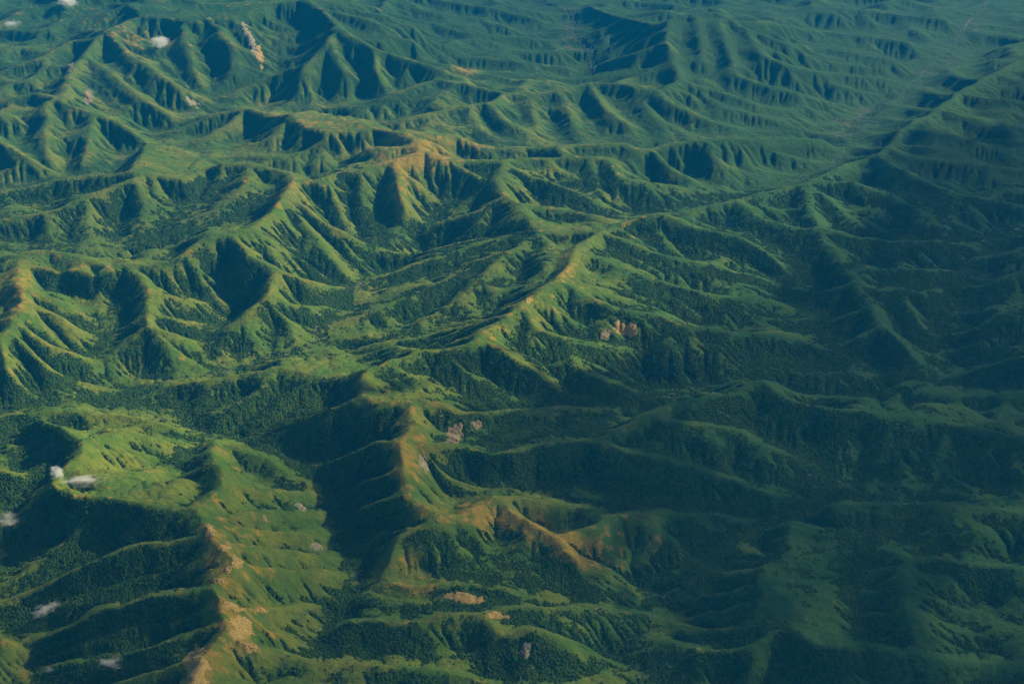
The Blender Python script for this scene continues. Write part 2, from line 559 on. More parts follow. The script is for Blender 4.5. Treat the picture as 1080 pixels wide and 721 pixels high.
for poly in M_LINES:
    P = np.array(poly); px_, py_ = place(P[:, 0], P[:, 1], P[:, 2]); rr, cc = to_grid(px_, py_)
    R0, C0 = np.mgrid[0:NY, 0:NX]; inside = np.zeros((NY, NX), bool)
    for i in range(len(rr)):
        j = i - 1
        if abs(rr[i] - rr[j]) < 1e-9: continue
        cr = ((rr[i] > R0) != (rr[j] > R0)) & (C0 < (cc[j] - cc[i]) * (R0 - rr[i]) / (rr[j] - rr[i]) + cc[i])
        inside ^= cr
    MESA = np.maximum(MESA, inside)
MESA = blur0(MESA, 4)
cover = np.clip(1.6 - (DR + DV) / 90.0, 0, 1) * (1 - MESA)
Z = Z + (TENT - Z) * 0.8 * cover
Z = blur0(Z, 3)
Z = np.where(~np.isnan(CON), np.where(np.isnan(CON), 0, CON), Z)
# ground between neighbouring spurs sinks into a gully
LAP = smooth_step(DR) - DR
DM, mi, mj = nearest((LAP < -0.10) & (DR > 4) & (DV > 2))
gul = DR * DV / (DR + DV + 1e-3) * (DR / (DR + DM + 1e-3)) ** 1.3 * CELLF
Z = Z - np.minimum(0.85 * gul, 110) * np.clip(0.9 + 1.5 * fbm(WX, WY, 700, 3, 0.6, 12.0), 0.1, 1.9) * (1 - MESA)
Z = blur0(Z, 2)
Z = Z + fbm(WX, WY, 520, 4, 0.5, 2.0) * 30 * (~vfix) * (1 - 0.7 * MESA)
OPEN = np.clip((np.minimum(DR, DV) - 6) / 22.0, 0, 1) * np.clip((WY - 11000) / 9000, 0, 1)
Z = Z + OPEN * (np.clip(1 - np.abs(fbm(WX, WY, 1500, 4, 0.5, 41.0)) * 3.2, -0.3, 1) - 0.3) * 120
Z = np.maximum(Z, 18)
for it in range(50):
    A, S, drop = flow(Z)
    fine = it >= 42
    thr = 3000 if fine else 13000
    inc = 0.15 * np.sqrt(np.clip(A - thr, 0, 5e4)) * S
    inc = np.minimum(inc, drop * 0.45)
    Z = Z - np.where(vfix, 0, inc)
    if fine:
        if it == 42:
            Z = Z + fbm(WX, WY, 110, 3, 0.6, 4.0) * 8
        Z = Z + (smooth_step(Z) - Z) * 0.22
    else:
        Z = np.where(rfix, Z + 0.5 * (RVF - Z), Z)
        for _ in range(2):          # hillslope creep
            Z = Z + (smooth_step(Z) - Z) * 0.28
    if it % 3 == 0:             # talus limit
        for dr, dc in NB[:4]:
            d = shift(Z, dr, dc) - Z
            Z = Z + np.clip(d - 0.85 * CELLF, 0, None) * 0.22
            Z = Z - np.clip(-d - 0.85 * CELLF, 0, None) * 0.22
AREA = A
# ------------------------------------------------------------------ the terrain sheet
def bicubic(A, r, c):
    r = np.clip(r, 1.0, A.shape[0] - 3.001); c = np.clip(c, 1.0, A.shape[1] - 3.001)
    r0 = r.astype(int); c0 = c.astype(int); fr = r - r0; fc = c - c0
    def w(t):
        return (-0.5*t + t*t - 0.5*t**3, 1 - 2.5*t*t + 1.5*t**3, 0.5*t + 2*t*t - 1.5*t**3, -0.5*t*t + 0.5*t**3)
    wr, wc = w(fr), w(fc); out = 0
    F = A.ravel(); n = A.shape[1]
    for i in range(4):
        row = 0
        for j in range(4):
            row = row + F[(r0 + i - 1) * n + c0 + j - 1] * wc[j]
        out = out + row * wr[i]
    return out

MX, MY = 1040, 1160
def stretch(n_out, far):
    return 1 + far * (np.linspace(0, 1, n_out + 1)[1:] ** 2.5)
uo = stretch(26, 14.0)
mu = np.concatenate([-uo[::-1], np.linspace(-1, 1, MX), uo])
my = (Y0 + Y_OFF) * np.exp(np.linspace(0, (NY - 1) * DLOG, MY)) - Y_OFF
my = np.concatenate([Y0 - 36000 * np.linspace(1, 0, 25)[:-1] ** 2, my, Y1 + 160000 * np.linspace(0, 1, 41)[1:] ** 2.2])
mh = K_W * (np.clip(my, Y0, 60000) + Y_OFF)
X = mu[None, :] * mh[:, None]
Y = np.repeat(my[:, None], len(mu), 1)

def height_parts(X, Y):
    yc = np.clip(Y, gy[1], gy[-3])
    half = K_W * (yc + Y_OFF)
    xc = np.clip(X, -half * 0.995, half * 0.995)
    r, c = to_grid(xc, yc)
    return bicubic(Z, r, c), np.hypot(X - xc, Y - yc), r, c

def height(X, Y):
    h, out, r, c = height_parts(X, Y)
    t = np.clip(out / 2500.0, 0, 1)
    ridge = 1 - np.abs(fbm(X, Y, 2600, 5, 0.5, 1.7)) * 2.6
    outer = 60 + 330 * np.clip(ridge, 0, 1) ** 1.3
    h = h * (1 - t) + outer * t
    return h + fbm(X, Y, 70, 3, 0.6, 6.1) * 6.5 * (1 - t) + fbm(X, Y, 32, 2, 0.6, 9.1) * 2.6 * (1 - t)

H = height(X, Y)
nr, nc = H.shape

def field(A, X, Y):
    yc = np.clip(Y, gy[1], gy[-3]); half = K_W * (yc + Y_OFF)
    xc = np.clip(X, -half * 0.995, half * 0.995)
    r, c = to_grid(xc, yc)
    return bicubic(A, r, c)
def mesh_grid(name, X, Y, H, keep=None):
    nr, nc = X.shape
    me = bpy.data.meshes.new(name)
    nv = nr * nc
    i = np.arange(nv).reshape(nr, nc)
    q = np.stack([i[:-1, :-1], i[:-1, 1:], i[1:, 1:], i[1:, :-1]], -1).reshape(-1, 4)
    co = np.stack([X, Y, H], -1).reshape(-1, 3)
    if keep is not None:
        q = q[keep.ravel()]
        used, q2 = np.unique(q, return_inverse=True)
        co = co[used]; q = q2.reshape(-1, 4); nv = len(used)
    nf = len(q)
    me.vertices.add(nv)
    me.vertices.foreach_set('co', co.astype(np.float32).ravel())
    me.loops.add(nf * 4)
    me.loops.foreach_set('vertex_index', q.astype(np.int32).ravel())
    me.polygons.add(nf)
    me.polygons.foreach_set('loop_start', (np.arange(nf) * 4).astype(np.int32))
    me.polygons.foreach_set('use_smooth', np.ones(nf, bool))
    me.update(calc_edges=True)
    return me

def link(name, me, mat=None, label=None, cat=None, group=None, kind=None, parent=None):
    o = bpy.data.objects.new(name, me)
    scene.collection.objects.link(o)
    if mat: me.materials.append(mat)
    if label: o["label"] = label
    if cat: o["category"] = cat
    if group: o["group"] = group
    if kind: o["kind"] = kind
    if parent: o.parent = parent
    return o

def project(x, y, z):
    d = y * CP - (z - CAM_H) * SP
    u = y * SP + (z - CAM_H) * CP
    return 540 + F_PX * x / d, 360.5 - F_PX * u / d

def hit(px, py):
    """where the line of sight through a photo position meets the terrain"""
    px = np.atleast_1d(np.asarray(px, float)); py = np.atleast_1d(np.asarray(py, float))
    lo = np.full(px.shape, 1500.0); best = np.zeros(px.shape); done = np.zeros(px.shape, bool)
    for h in np.arange(1250.0, -60.0, -12.0):
        x, y = place(px, py, h)
        under = (height(x, y) >= h) & ~done
        best = np.where(under, h, best); done |= under
    x, y = place(px, py, best)
    return x, y, height(x, y)

# ------------------------------------------------------------------ what grows where
def blur(A, n):
    for _ in range(n):
        A = smooth_step(A)
    return A
B1 = blur(Z, 30); B2 = blur(Z, 160)
CONVEX = (Z - B1) / CELLF
CONVEX2 = (Z - B2) / CELLF
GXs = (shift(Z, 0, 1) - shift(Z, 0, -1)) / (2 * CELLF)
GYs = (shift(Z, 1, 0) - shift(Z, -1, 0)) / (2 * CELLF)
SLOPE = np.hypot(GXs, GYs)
NEAR_FACING = -(-GXs * 0.35 - GYs * 0.94)           # rises on slopes tilted towards the near side and left
PX, PY = project(WX, WY, Z)

def blobs(spec):
    out = np.zeros((NY, NX))
    for ln in spec.strip().splitlines():
        x, y, rx, ry, a, s = (float(v) for v in ln.split(','))
        ca, sa = math.cos(math.radians(a)), math.sin(math.radians(a))
        dx, dy = PX - x, PY - y
        q = ((dx * ca + dy * sa) / rx) ** 2 + ((-dx * sa + dy * ca) / ry) ** 2
        out += s * np.exp(-q ** 1.5)
    return out

# x, y, radius, radius, tilt, strength -- stands of forest seen in the photograph (negative: open grass)
WOODS = blobs("""
45,475,45,28,-15,1.2
200,485,36,16,0,1.0
80,560,80,40,-15,0.8
150,600,80,35,-15,0.9
140,665,90,30,-10,0.9
225,600,12,40,-10,-1.0
290,590,70,70,0,-1.0
110,460,70,25,0,-0.7
130,500,60,18,0,-0.9
250,490,50,25,20,-0.7
270,430,110,28,-5,1.0
330,470,60,50,-20,1.0
380,540,40,60,0,1.0
540,600,110,45,0,1.1
400,690,110,25,0,0.6
370,640,40,25,0,0.8
620,560,60,20,0,-0.4
420,605,30,30,0,-1.0
460,510,40,30,30,-0.8
560,480,110,30,0,0.7
530,450,90,15,0,0.5
700,500,90,25,10,0.8
500,400,70,30,20,0.5
620,395,90,35,10,0.9
760,370,130,28,5,0.9
700,320,60,20,5,0.3
700,430,40,15,0,-0.5
780,350,120,6,8,-0.7
900,320,80,60,0,0.5
860,450,120,40,0,0.6
750,590,60,50,0,0.7
900,600,120,70,0,0.5
1000,300,90,80,0,0.5
560,700,80,25,0,0.7
852,605,55,75,0,1.1
30,400,50,20,0,0.4
310,130,50,20,0,0.5
330,325,60,20,0,0.4
440,320,60,22,-15,0.3
520,250,60,14,-15,0.3
430,200,30,40,0,-0.6
180,175,30,14,0,-0.9
110,275,60,10,0,-0.8
320,392,40,8,0,-0.9
300,200,60,25,15,-0.4
120,330,70,40,20,-0.3
560,140,120,25,0,0.4
400,80,120,40,0,0.5
270,70,80,30,0,0.4
740,60,120,40,0,0.6
620,40,260,60,0,1.2
960,60,160,80,0,1.2
500,30,160,50,0,1.0
930,160,200,60,0,0.5
230,8,90,12,0,-0.9
870,150,100,14,0,-0.2
""")
DRYR = blobs("""
432,470,20,42,5,1.35
428,600,30,26,-30,1.2
440,620,40,14,0,0.6
480,540,45,14,-5,1.3
540,545,40,14,0,0.9
600,575,45,24,25,1.2
655,575,38,26,0,1.3
560,575,60,30,0,0.5
520,560,40,20,0,0.5
445,160,70,18,0,1.3
330,128,60,12,5,0.8
430,190,30,28,0,1.0
300,200,50,20,0,0.35
15,310,25,40,0,1.1
130,35,40,18,20,0.7
240,610,40,80,-5,0.75
215,710,20,30,0,1.6
265,680,40,40,0,0.5
600,275,22,28,0,0.8
585,325,60,14,-25,0.6
515,355,20,10,0,0.6
395,415,25,18,0,0.5
690,236,30,10,0,0.4
110,500,90,25,0,0.15
440,425,30,10,0,0.5
350,360,20,50,40,0.35
200,375,30,30,0,0.35
20,695,35,30,0,0.5
490,75,18,8,0,1.6
280,45,12,30,-15,0.5
170,45,40,16,0,0.3
90,310,50,40,0,0.25
""")
n1 = fbm(WX, WY, 520, 4, 0.55, 21.0)
n2 = fbm(WX, WY, 120, 3, 0.6, 31.0)
FLOOR = np.clip(1 - DV / 9.0, 0, 1)
WOOD = (0.08 + 0.35 * FLOOR - 0.22 * CONVEX - 0.018 * CONVEX2 + 0.95 * NEAR_FACING + WOODS * 0.5 - 0.7 * np.clip(DRYR, 0, 1.2) - 0.6 * MESA + n1 * 0.5 + n2 * 0.45
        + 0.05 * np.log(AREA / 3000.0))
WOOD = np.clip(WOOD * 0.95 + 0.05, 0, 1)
DRY = np.clip(0.14 * CONVEX + 0.010 * CONVEX2 - 0.25 + DRYR * 0.6 + n1 * 0.6 + n2 * 0.9 - 0.25 * np.clip((PX - 640) / 200, 0, 1), 0, 1)
GRAVEL = np.zeros((NY, NX))
GRAVEL[vfix] = 1.0
GRAVEL = np.clip(blur(GRAVEL, 5) * 3.2, 0, 1) * np.clip(1.2 - 9 * SLOPE, 0, 1)
GRAVEL = np.maximum(GRAVEL, np.clip(blobs("""
372,300,10,25,35,0.9
340,335,40,12,-40,0.8
215,382,16,16,0,0.6
610,40,26,34,20,1.0
900,125,60,16,-35,0.8
1010,50,60,16,-50,0.7
200,150,30,12,0,0.4
330,505,40,10,40,0.5
757,588,100,9,-38,1.0
""") + n2 * 1.2 - 0.1, 0, 1) * np.clip(1 - 2.2 * SLOPE, 0, 1))
LUSH_DIM = np.clip(np.maximum((PX - 500) / 260, (95 - PY) / 70) + n1 * 0.9, 0, 1)  # greener growth; also painted haze and shade: darker, less red rightward and far
ATT = {"lush_dim": LUSH_DIM, "wood": WOOD, "dry": DRY, "gravel": GRAVEL}

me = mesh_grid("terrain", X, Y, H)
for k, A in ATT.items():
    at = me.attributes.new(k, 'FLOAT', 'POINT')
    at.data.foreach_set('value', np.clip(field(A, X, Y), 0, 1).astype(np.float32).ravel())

# ------------------------------------------------------------------ materials
class Nodes:
    def __init__(self, name):
        self.m = bpy.data.materials.new(name); self.m.use_nodes = True
        self.t = self.m.node_tree; self.b = self.t.nodes["Principled BSDF"]
    def new(self, kind, **kw):
        n = self.t.nodes.new(kind)
        for k, v in kw.items():
            if k == 'ins':
                for kk, vv in v.items(): self.put(n.inputs[kk], vv)
            else: setattr(n, k, v)
        return n
    def put(self, sock, v):
        if isinstance(v, bpy.types.NodeSocket): self.t.links.new(v, sock)
        else: sock.default_value = v
    def attr(self, name):
        return self.new('ShaderNodeAttribute', attribute_name=name).outputs['Fac']
    def noise(self, scale, detail=4, rough=0.55):
        g = self.new('ShaderNodeNewGeometry')
        mp = self.new('ShaderNodeMapping', vector_type='POINT')
        self.put(mp.inputs[0], g.outputs['Position']); mp.inputs['Scale'].default_value = (scale, scale, scale)
        n = self.new('ShaderNodeTexNoise'); n.inputs['Scale'].default_value = 1.0
        n.inputs['Detail'].default_value = detail; n.inputs['Roughness'].default_value = rough
        self.put(n.inputs['Vector'], mp.outputs[0])
        return n.outputs['Fac']
    def ramp(self, v, a, b):
        n = self.new('ShaderNodeMapRange', interpolation_type='SMOOTHSTEP')
        self.put(n.inputs[0], v); n.inputs[1].default_value = a; n.inputs[2].default_value = b
        return n.outputs[0]
    def math(self, op, a, b=0.0):
        n = self.new('ShaderNodeMath', operation=op); self.put(n.inputs[0], a); self.put(n.inputs[1], b)
        return n.outputs[0]
    def mix(self, f, a, b):
        n = self.new('ShaderNodeMix', data_type='RGBA')
        self.put(n.inputs[0], f); self.put(n.inputs[6], a); self.put(n.inputs[7], b)
        return n.outputs[2]

def col(r, g, b): return (r, g, b, 1.0)
COL_GRASS, COL_GRASS2 = col(0.074, 0.150, 0.013), col(0.165, 0.195, 0.018)
COL_DRY, COL_DRY2 = col(0.24, 0.185, 0.018), col(0.36, 0.235, 0.035)
COL_WOOD, COL_WOOD2 = col(0.022, 0.070, 0.012), col(0.048, 0.110, 0.016)
G = Nodes("grass_and_forest_floor")
nb, nm, ns = G.noise(1 / 420., 5), G.noise(1 / 60., 5, 0.65), G.noise(1 / 16., 3, 0.7)
grass = G.mix(G.ramp(nb, 0.38, 0.66), COL_GRASS, COL_GRASS2)
grass = G.mix(G.math('MULTIPLY', G.ramp(nm, 0.46, 0.68), 0.7), grass, col(0.045, 0.095, 0.016))
grass = G.mix(G.math('MULTIPLY', G.attr('lush_dim'), 1.0), grass, G.mix(G.ramp(nb, 0.38, 0.66), col(0.026, 0.088, 0.014), col(0.048, 0.112, 0.018)))
dryc = G.mix(G.ramp(nm, 0.40, 0.68), COL_DRY, COL_DRY2)
dfac = G.ramp(G.math('ADD', G.attr("dry"), G.math('MULTIPLY', G.math('SUBTRACT', nm, 0.5), 1.9)), 0.12, 0.85)
c = G.mix(dfac, grass, dryc)
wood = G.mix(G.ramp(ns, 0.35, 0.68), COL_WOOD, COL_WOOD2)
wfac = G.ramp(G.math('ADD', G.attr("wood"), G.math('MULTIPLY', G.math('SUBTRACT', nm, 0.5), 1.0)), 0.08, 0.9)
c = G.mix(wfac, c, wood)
gfac = G.ramp(G.math('ADD', G.attr("gravel"), G.math('MULTIPLY', G.math('SUBTRACT', ns, 0.5), 1.3)), 0.35, 0.9)
c = G.mix(G.math('MULTIPLY', gfac, 0.75), c, col(0.14, 0.135, 0.085))
c = G.mix(G.math('MULTIPLY', G.ramp(ns, 0.45, 0.75), 0.30), c, col(0.03, 0.05, 0.015))
G.put(G.b.inputs['Base Color'], c); G.b.inputs['Roughness'].default_value = 0.95
G.b.inputs['Specular IOR Level'].default_value = 0.1
bh = G.math('ADD', G.math('MULTIPLY', ns, G.math('ADD', G.math('MULTIPLY', wfac, 13.0), 7.0)), G.math('MULTIPLY', nm, 20.0))
bump = G.new('ShaderNodeBump'); bump.inputs['Strength'].default_value = 1.0; bump.inputs['Distance'].default_value = 1.0
G.put(bump.inputs['Height'], bh); G.put(G.b.inputs['Normal'], bump.outputs[0])
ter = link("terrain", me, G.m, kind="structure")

# ------------------------------------------------------------------ forest canopy (uncountable trees: one object)
# bare spots carry no trees: photo position and size of each
BARE = ((207, 708, 13, 28), (253, 663, 20, 14), (661, 347, 15, 10), (639, 352, 7, 5), (481, 456, 8, 14), (503, 448, 5, 5), (447, 488, 5, 9), (492, 630, 22, 7), (527, 649, 12, 4), (553, 684, 8, 9), (264, 42, 4, 24), (274, 60, 4, 12), (93, 103, 5, 8), (74, 70, 3, 7), (202, 108, 8, 4), (556, 315, 5, 4), (315, 533, 9, 4), (333, 577, 12, 4), (280, 547, 5, 3), (222, 561, 7, 5), (237, 577, 4, 6), (249, 592, 6, 7), (229, 613, 6, 3), (241, 600, 3, 4), (245, 640, 10, 4), (262, 683, 10, 5), (275, 643, 7, 3))
def canopy():
    N = 1900000
    v = rng.uniform(0, 1, N); u = rng.uniform(-1, 1, N)
    s0, s1 = Y0 + 200 + Y_OFF, 17500 + Y_OFF
    s = np.sqrt(s0 * s0 + v * (s1 * s1 - s0 * s0))     # even density per square metre
    y = s - Y_OFF; x = u * K_W * s * 0.98
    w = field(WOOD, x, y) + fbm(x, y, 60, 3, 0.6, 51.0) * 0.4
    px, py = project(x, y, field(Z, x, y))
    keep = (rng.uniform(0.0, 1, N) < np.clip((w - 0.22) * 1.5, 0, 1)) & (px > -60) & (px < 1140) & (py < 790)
    for bx_, by_, brx, bry in BARE:
        keep &= ((px - bx_) / (brx + 2)) ** 2 + ((py - by_) / (bry + 2)) ** 2 > 1
    x, y, w = x[keep], y[keep], w[keep]
    z = height(x, y)
    rad = rng.uniform(3.4, 8.6, len(x)) * (0.75 + 0.4 * np.clip(w, 0, 1))
    me = bpy.data.meshes.new("forest")
    me.vertices.add(len(x))
    me.vertices.foreach_set('co', np.stack([x, y, z + rad * 0.35], -1).astype(np.float32).ravel())
    a = me.attributes.new("size", 'FLOAT', 'POINT'); a.data.foreach_set('value', rad.astype(np.float32))
    a = me.attributes.new("turn", 'FLOAT', 'POINT'); a.data.foreach_set('value', rng.uniform(0, 6.28, len(x)).astype(np.float32))
    M = Nodes("tree_crowns")
    oi = M.new('ShaderNodeObjectInfo')
    cc = M.mix(oi.outputs['Random'], col(0.026, 0.080, 0.012), col(0.065, 0.135, 0.018))
    cc = M.mix(M.math('MULTIPLY', M.ramp(M.noise(1 / 90., 4, 0.6), 0.45, 0.7), 0.55), cc, col(0.10, 0.135, 0.020))
    M.put(M.b.inputs['Base Color'], cc); M.b.inputs['Roughness'].default_value = 0.9
    M.b.inputs['Specular IOR Level'].default_value = 0.1
    o = link("forest", me, M.m, label="dark green broadleaf forest filling the hollows and shaded slopes", kind="stuff")
    ng = bpy.data.node_groups.new("scatter_crowns", 'GeometryNodeTree')
    ng.interface.new_socket("Geometry", in_out='INPUT', socket_type='NodeSocketGeometry')
    ng.interface.new_socket("Geometry", in_out='OUTPUT', socket_type='NodeSocketGeometry')
    nd = ng.nodes; L = ng.links
    gi, go = nd.new('NodeGroupInput'), nd.new('NodeGroupOutput')
    ico = nd.new('GeometryNodeMeshIcoSphere'); ico.inputs['Radius'].default_value = 1.0; ico.inputs['Subdivisions'].default_value = 2
    sp = nd.new('GeometryNodeSetPosition')
    nt = nd.new('ShaderNodeTexNoise'); nt.inputs['Scale'].default_value = 1.6
    sub = nd.new('ShaderNodeVectorMath'); sub.operation = 'SUBTRACT'; sub.inputs[1].default_value = (0.5, 0.5, 0.5)
    scl = nd.new('ShaderNodeVectorMath'); scl.operation = 'SCALE'; scl.inputs['Scale'].default_value = 1.6
    L.new(nt.outputs['Color'], sub.inputs[0]); L.new(sub.outputs[0], scl.inputs[0]); L.new(scl.outputs[0], sp.inputs['Offset'])
    L.new(ico.outputs[0], sp.inputs['Geometry'])
    sm = nd.new('GeometryNodeSetMaterial'); sm.inputs['Material'].default_value = M.m
    L.new(sp.outputs[0], sm.inputs[0])
    iop = nd.new('GeometryNodeInstanceOnPoints')
    L.new(gi.outputs[0], iop.inputs['Points']); L.new(sm.outputs[0], iop.inputs['Instance'])
    na = nd.new('GeometryNodeInputNamedAttribute'); na.data_type = 'FLOAT'; na.inputs['Name'].default_value = "size"
    nt2 = nd.new('GeometryNodeInputNamedAttribute'); nt2.data_type = 'FLOAT'; nt2.inputs['Name'].default_value = "turn"
    cx = nd.new('ShaderNodeCombineXYZ'); L.new(nt2.outputs[0], cx.inputs[2])
    L.new(cx.outputs[0], iop.inputs['Rotation']); L.new(na.outputs[0], iop.inputs['Scale'])
    L.new(iop.outputs[0], go.inputs[0])
    md = o.modifiers.new("scatter", 'NODES'); md.node_group = ng
    print("crowns", len(x))
canopy()

# ------------------------------------------------------------------ streams
def stream(pts, width):
    P = np.array(pts); x, y = place(P[:, 0], P[:, 1], P[:, 2] * RELIEF)
    seg = np.hypot(np.diff(x), np.diff(y)); t = np.concatenate([[0], np.cumsum(seg)])
    tt = np.arange(0, t[-1], 14.0)
    X1, Y1_ = np.interp(tt, t, x), np.interp(tt, t, y)
    k = 7
    for A in (X1, Y1_):
        pad = np.concatenate([np.full(k, A[0]), A, np.full(k, A[-1])]); A[:] = np.convolve(pad, np.ones(2 * k + 1) / (2 * k + 1), 'valid')
    for _ in range(25):           # let the line settle into the valley bottom
        e = 12.0
        gx = (height(X1 + e, Y1_) - height(X1 - e, Y1_)) / (2 * e); gy_ = (height(X1, Y1_ + e) - height(X1, Y1_ - e)) / (2 * e)
        X1 = X1 - np.clip(gx, -1, 1) * 9; Y1_ = Y1_ - np.clip(gy_, -1, 1) * 9
        X1[1:-1] = (X1[:-2] + 2 * X1[1:-1] + X1[2:]) / 4; Y1_[1:-1] = (Y1_[:-2] + 2 * Y1_[1:-1] + Y1_[2:]) / 4
    dx, dy = np.gradient(X1), np.gradient(Y1_); n = np.hypot(dx, dy) + 1e-6
    w = width * (0.5 + 0.5 * np.clip(1 + 1.6 * perlin(tt / 90.0, tt * 0 + 3.3), 0.3, 2))
    A = np.stack([X1 - dy / n * w, X1, X1 + dy / n * w], 1); B = np.stack([Y1_ + dx / n * w, Y1_, Y1_ - dx / n * w], 1)
    Hh = height(A, B); Hh = np.repeat(Hh.max(1)[:, None], 3, 1) + 0.6
    return mesh_grid("stream", A, B, Hh)
W = Nodes("stream_water")
W.b.inputs['Base Color'].default_value = col(0.06, 0.07, 0.045); W.b.inputs['Roughness'].default_value = 0.35
for pts, w in ((((560,432,20),(0,431,30))[1:] + ((60,426,38),(130,414,42),(217,395,50),(273,382,56),(313,371,62),(343,335,70),(372,303,78),(378,280,84),(397,263,92)), 7),
               (((127,421,42),(165,440,50),(200,454,55),(267,464,62),(317,493,70),(353,517,74),(362,560,82),(378,605,98),(345,637,108),(300,666,120)), 5),
               (((700,770,60),(692,721,64),(687,694,68),(683,643,75),(747,600,78),(785,565,81),(830,532,84),(883,516,88)), 5),
               (((1080,415,60),(997,404,66),(960,398,70),(883,373,78),(857,345,82),(847,313,88),(833,282,96)), 6),
               (((1040,0,82),(1000,50,86),(950,98,90),(893,145,94),(880,172,98),(833,195,104)), 6),
               (((577,0,118),(613,17,118),(603,30,119),(627,50,120),(635,75,125)), 11)):
    link("stream", stream(pts, w), W.m, kind="structure")

# ------------------------------------------------------------------ bare rock, scree and landslide scars
def rock_mat(name, c1, c2, c3):
    R = Nodes(name)
    a, b = R.noise(1 / 30., 5, 0.7), R.noise(1 / 11., 4, 0.7)
    cc = R.mix(R.ramp(a, 0.35, 0.65), c1, c2); cc = R.mix(R.ramp(b, 0.5, 0.62), cc, c3)
    R.put(R.b.inputs['Base Color'], cc); R.b.inputs['Roughness'].default_value = 0.95
    bp = R.new('ShaderNodeBump'); bp.inputs['Distance'].default_value = 5.0; R.put(bp.inputs['Height'], b)
    R.put(R.b.inputs['Normal'], bp.outputs[0])
    return R.m
OCHRE = rock_mat("ochre_rock", col(0.40, 0.26, 0.055), col(0.52, 0.35, 0.09), col(0.17, 0.13, 0.035))
PINK = rock_mat("pink_scree", col(0.34, 0.24, 0.10), col(0.26, 0.20, 0.10), col(0.13, 0.13, 0.09))
PALE = rock_mat("pale_rock", col(0.38, 0.34, 0.19), col(0.28, 0.25, 0.13), col(0.14, 0.13, 0.09))

def outcrop(name, px, py, rx, ry, ang, mat, label, cat, rough=9.0, cut=0.0, seed=0.0, group=None):
    x0, y0, _ = hit(px, py); x0, y0 = float(x0[0]), float(y0[0])
    d = math.hypot(math.hypot(x0, y0), CAM_H) / F_PX
    depr = math.atan2(CAM_H, y0)
    R_ = max(rx, ry) * d * 1.6
    n = 46
    gx, gy_ = np.meshgrid(np.linspace(-R_, R_, n), np.linspace(-R_ * 2.2, R_ * 2.2, n * 2))
    Xp, Yp = x0 + gx, y0 + gy_
    Hp = height(Xp, Yp)
    qx, qy = project(Xp, Yp, Hp)
    ca, sa = math.cos(math.radians(ang)), math.sin(math.radians(ang))
    ux, uy = (qx - px) * ca + (qy - py) * sa, -(qx - px) * sa + (qy - py) * ca
    q = (ux / rx) ** 2 + (uy / ry) ** 2
    m = 1.1 - q + fbm(Xp, Yp, 60 * max(1, rx / 9), 5, 0.68, seed) * 1.5 - cut
    nz = np.abs(fbm(Xp, Yp, 26, 4, 0.7, seed + 5))
    top = Hp + np.clip(m, -0.4, 0.8) * 5 + nz * rough * 2.0 * np.clip(m * 3, 0, 1) - 1.0
    f = (m[:-1, :-1] > -0.3) & (m[1:, 1:] > -0.3) & (m[1:, :-1] > -0.3) & (m[:-1, 1:] > -0.3)
    if f.sum() < 3: return
    link(name, mesh_grid(name, Xp, Yp, top, f), mat, label=label, cat=cat, group=group)

for a in ((222,561,7,5,60,OCHRE,"ochre rock knob at the top of the crumbling crest, near the left shoulder"),
          (237,577,4,6,70,OCHRE,"small ochre crag just below the top knob of the crumbling left crest"),
          (249,592,6,7,90,OCHRE,"tall ochre crag where the crumbling left crest bends outward"),
          (229,613,6,3,0,OCHRE,"low flat ochre ledge where the crumbling left crest turns inward"),
          (241,600,3,4,60,OCHRE,"tiny ochre crag tucked under the bend of the left crest"),
          (245,640,10,4,20,OCHRE,"upper broken ochre ledge above the scree on the left crest"),
          (262,683,10,5,30,OCHRE,"lower ochre ledge at the foot of the scree on the left crest"),
          (275,643,7,3,5,OCHRE,"isolated ochre ledge in the grass right of the left crest")):
    outcrop("rock_outcrop", *a, "rock outcrop", seed=a[0] * 1.3, group="ochre rocks along the crumbling left crest")
outcrop("scree_patch", 207, 708, 13, 28, 5, OCHRE, "long orange bare earth crest at the bottom edge of the view", "bare earth", 6, 0.1, 3.1)
outcrop("scree_patch", 253, 663, 18, 12, 40, OCHRE, "broken ochre scree scattered over the grass below the left crest", "scree", 6, 0.3, 8.1)
outcrop("landslide_scar", 661, 347, 12, 8, 20, OCHRE, "bright ochre landslide scar on the dark forested slope", "landslide scar", 6, 0, 1.7)
outcrop("landslide_scar", 639, 352, 7, 5, -40, PINK, "grey purple rock scar just left of the bright ochre one", "landslide scar", 6, 0.1, 4.4)
outcrop("landslide_scar", 481, 456, 8, 14, 25, PINK, "pinkish scree scar on the slope right of the orange crest", "landslide scar", 9, 0, 5.9)
outcrop("landslide_scar", 503, 448, 5, 5, 0, PINK, "small pinkish scar beside the larger pink scree", "landslide scar", 5, 0, 6.9)
outcrop("landslide_scar", 447, 488, 5, 9, -35, PALE, "pale rock face beneath the orange crest", "rock face", 9, 0, 2.9)
outcrop("landslide_scar", 492, 630, 20, 6, 5, OCHRE, "reddish bare earth band on the low hill at the bottom centre", "bare earth", 4, 0, 9.2)
outcrop("landslide_scar", 527, 649, 11, 4, 10, OCHRE, "small reddish bare strip below the bare earth band", "bare earth", 4, 0, 11.2)
outcrop("landslide_scar", 553, 684, 8, 9, 0, PALE, "pale rocks among trees near the bottom centre", "rocks", 8, 0.2, 12.2)
outcrop("landslide_scar", 264, 42, 4, 24, -22, PALE, "long pale landslide gully below the far plateau rim", "landslide scar", 8, 0, 13.7)
outcrop("landslide_scar", 274, 60, 4, 12, -15, OCHRE, "short pale gully at the foot of the far landslide", "landslide scar", 8, 0.1, 14.7)
outcrop("landslide_scar", 93, 103, 5, 8, 0, PINK, "pinkish rock scar on the far left spur", "rock face", 8, 0.2, 15.7)
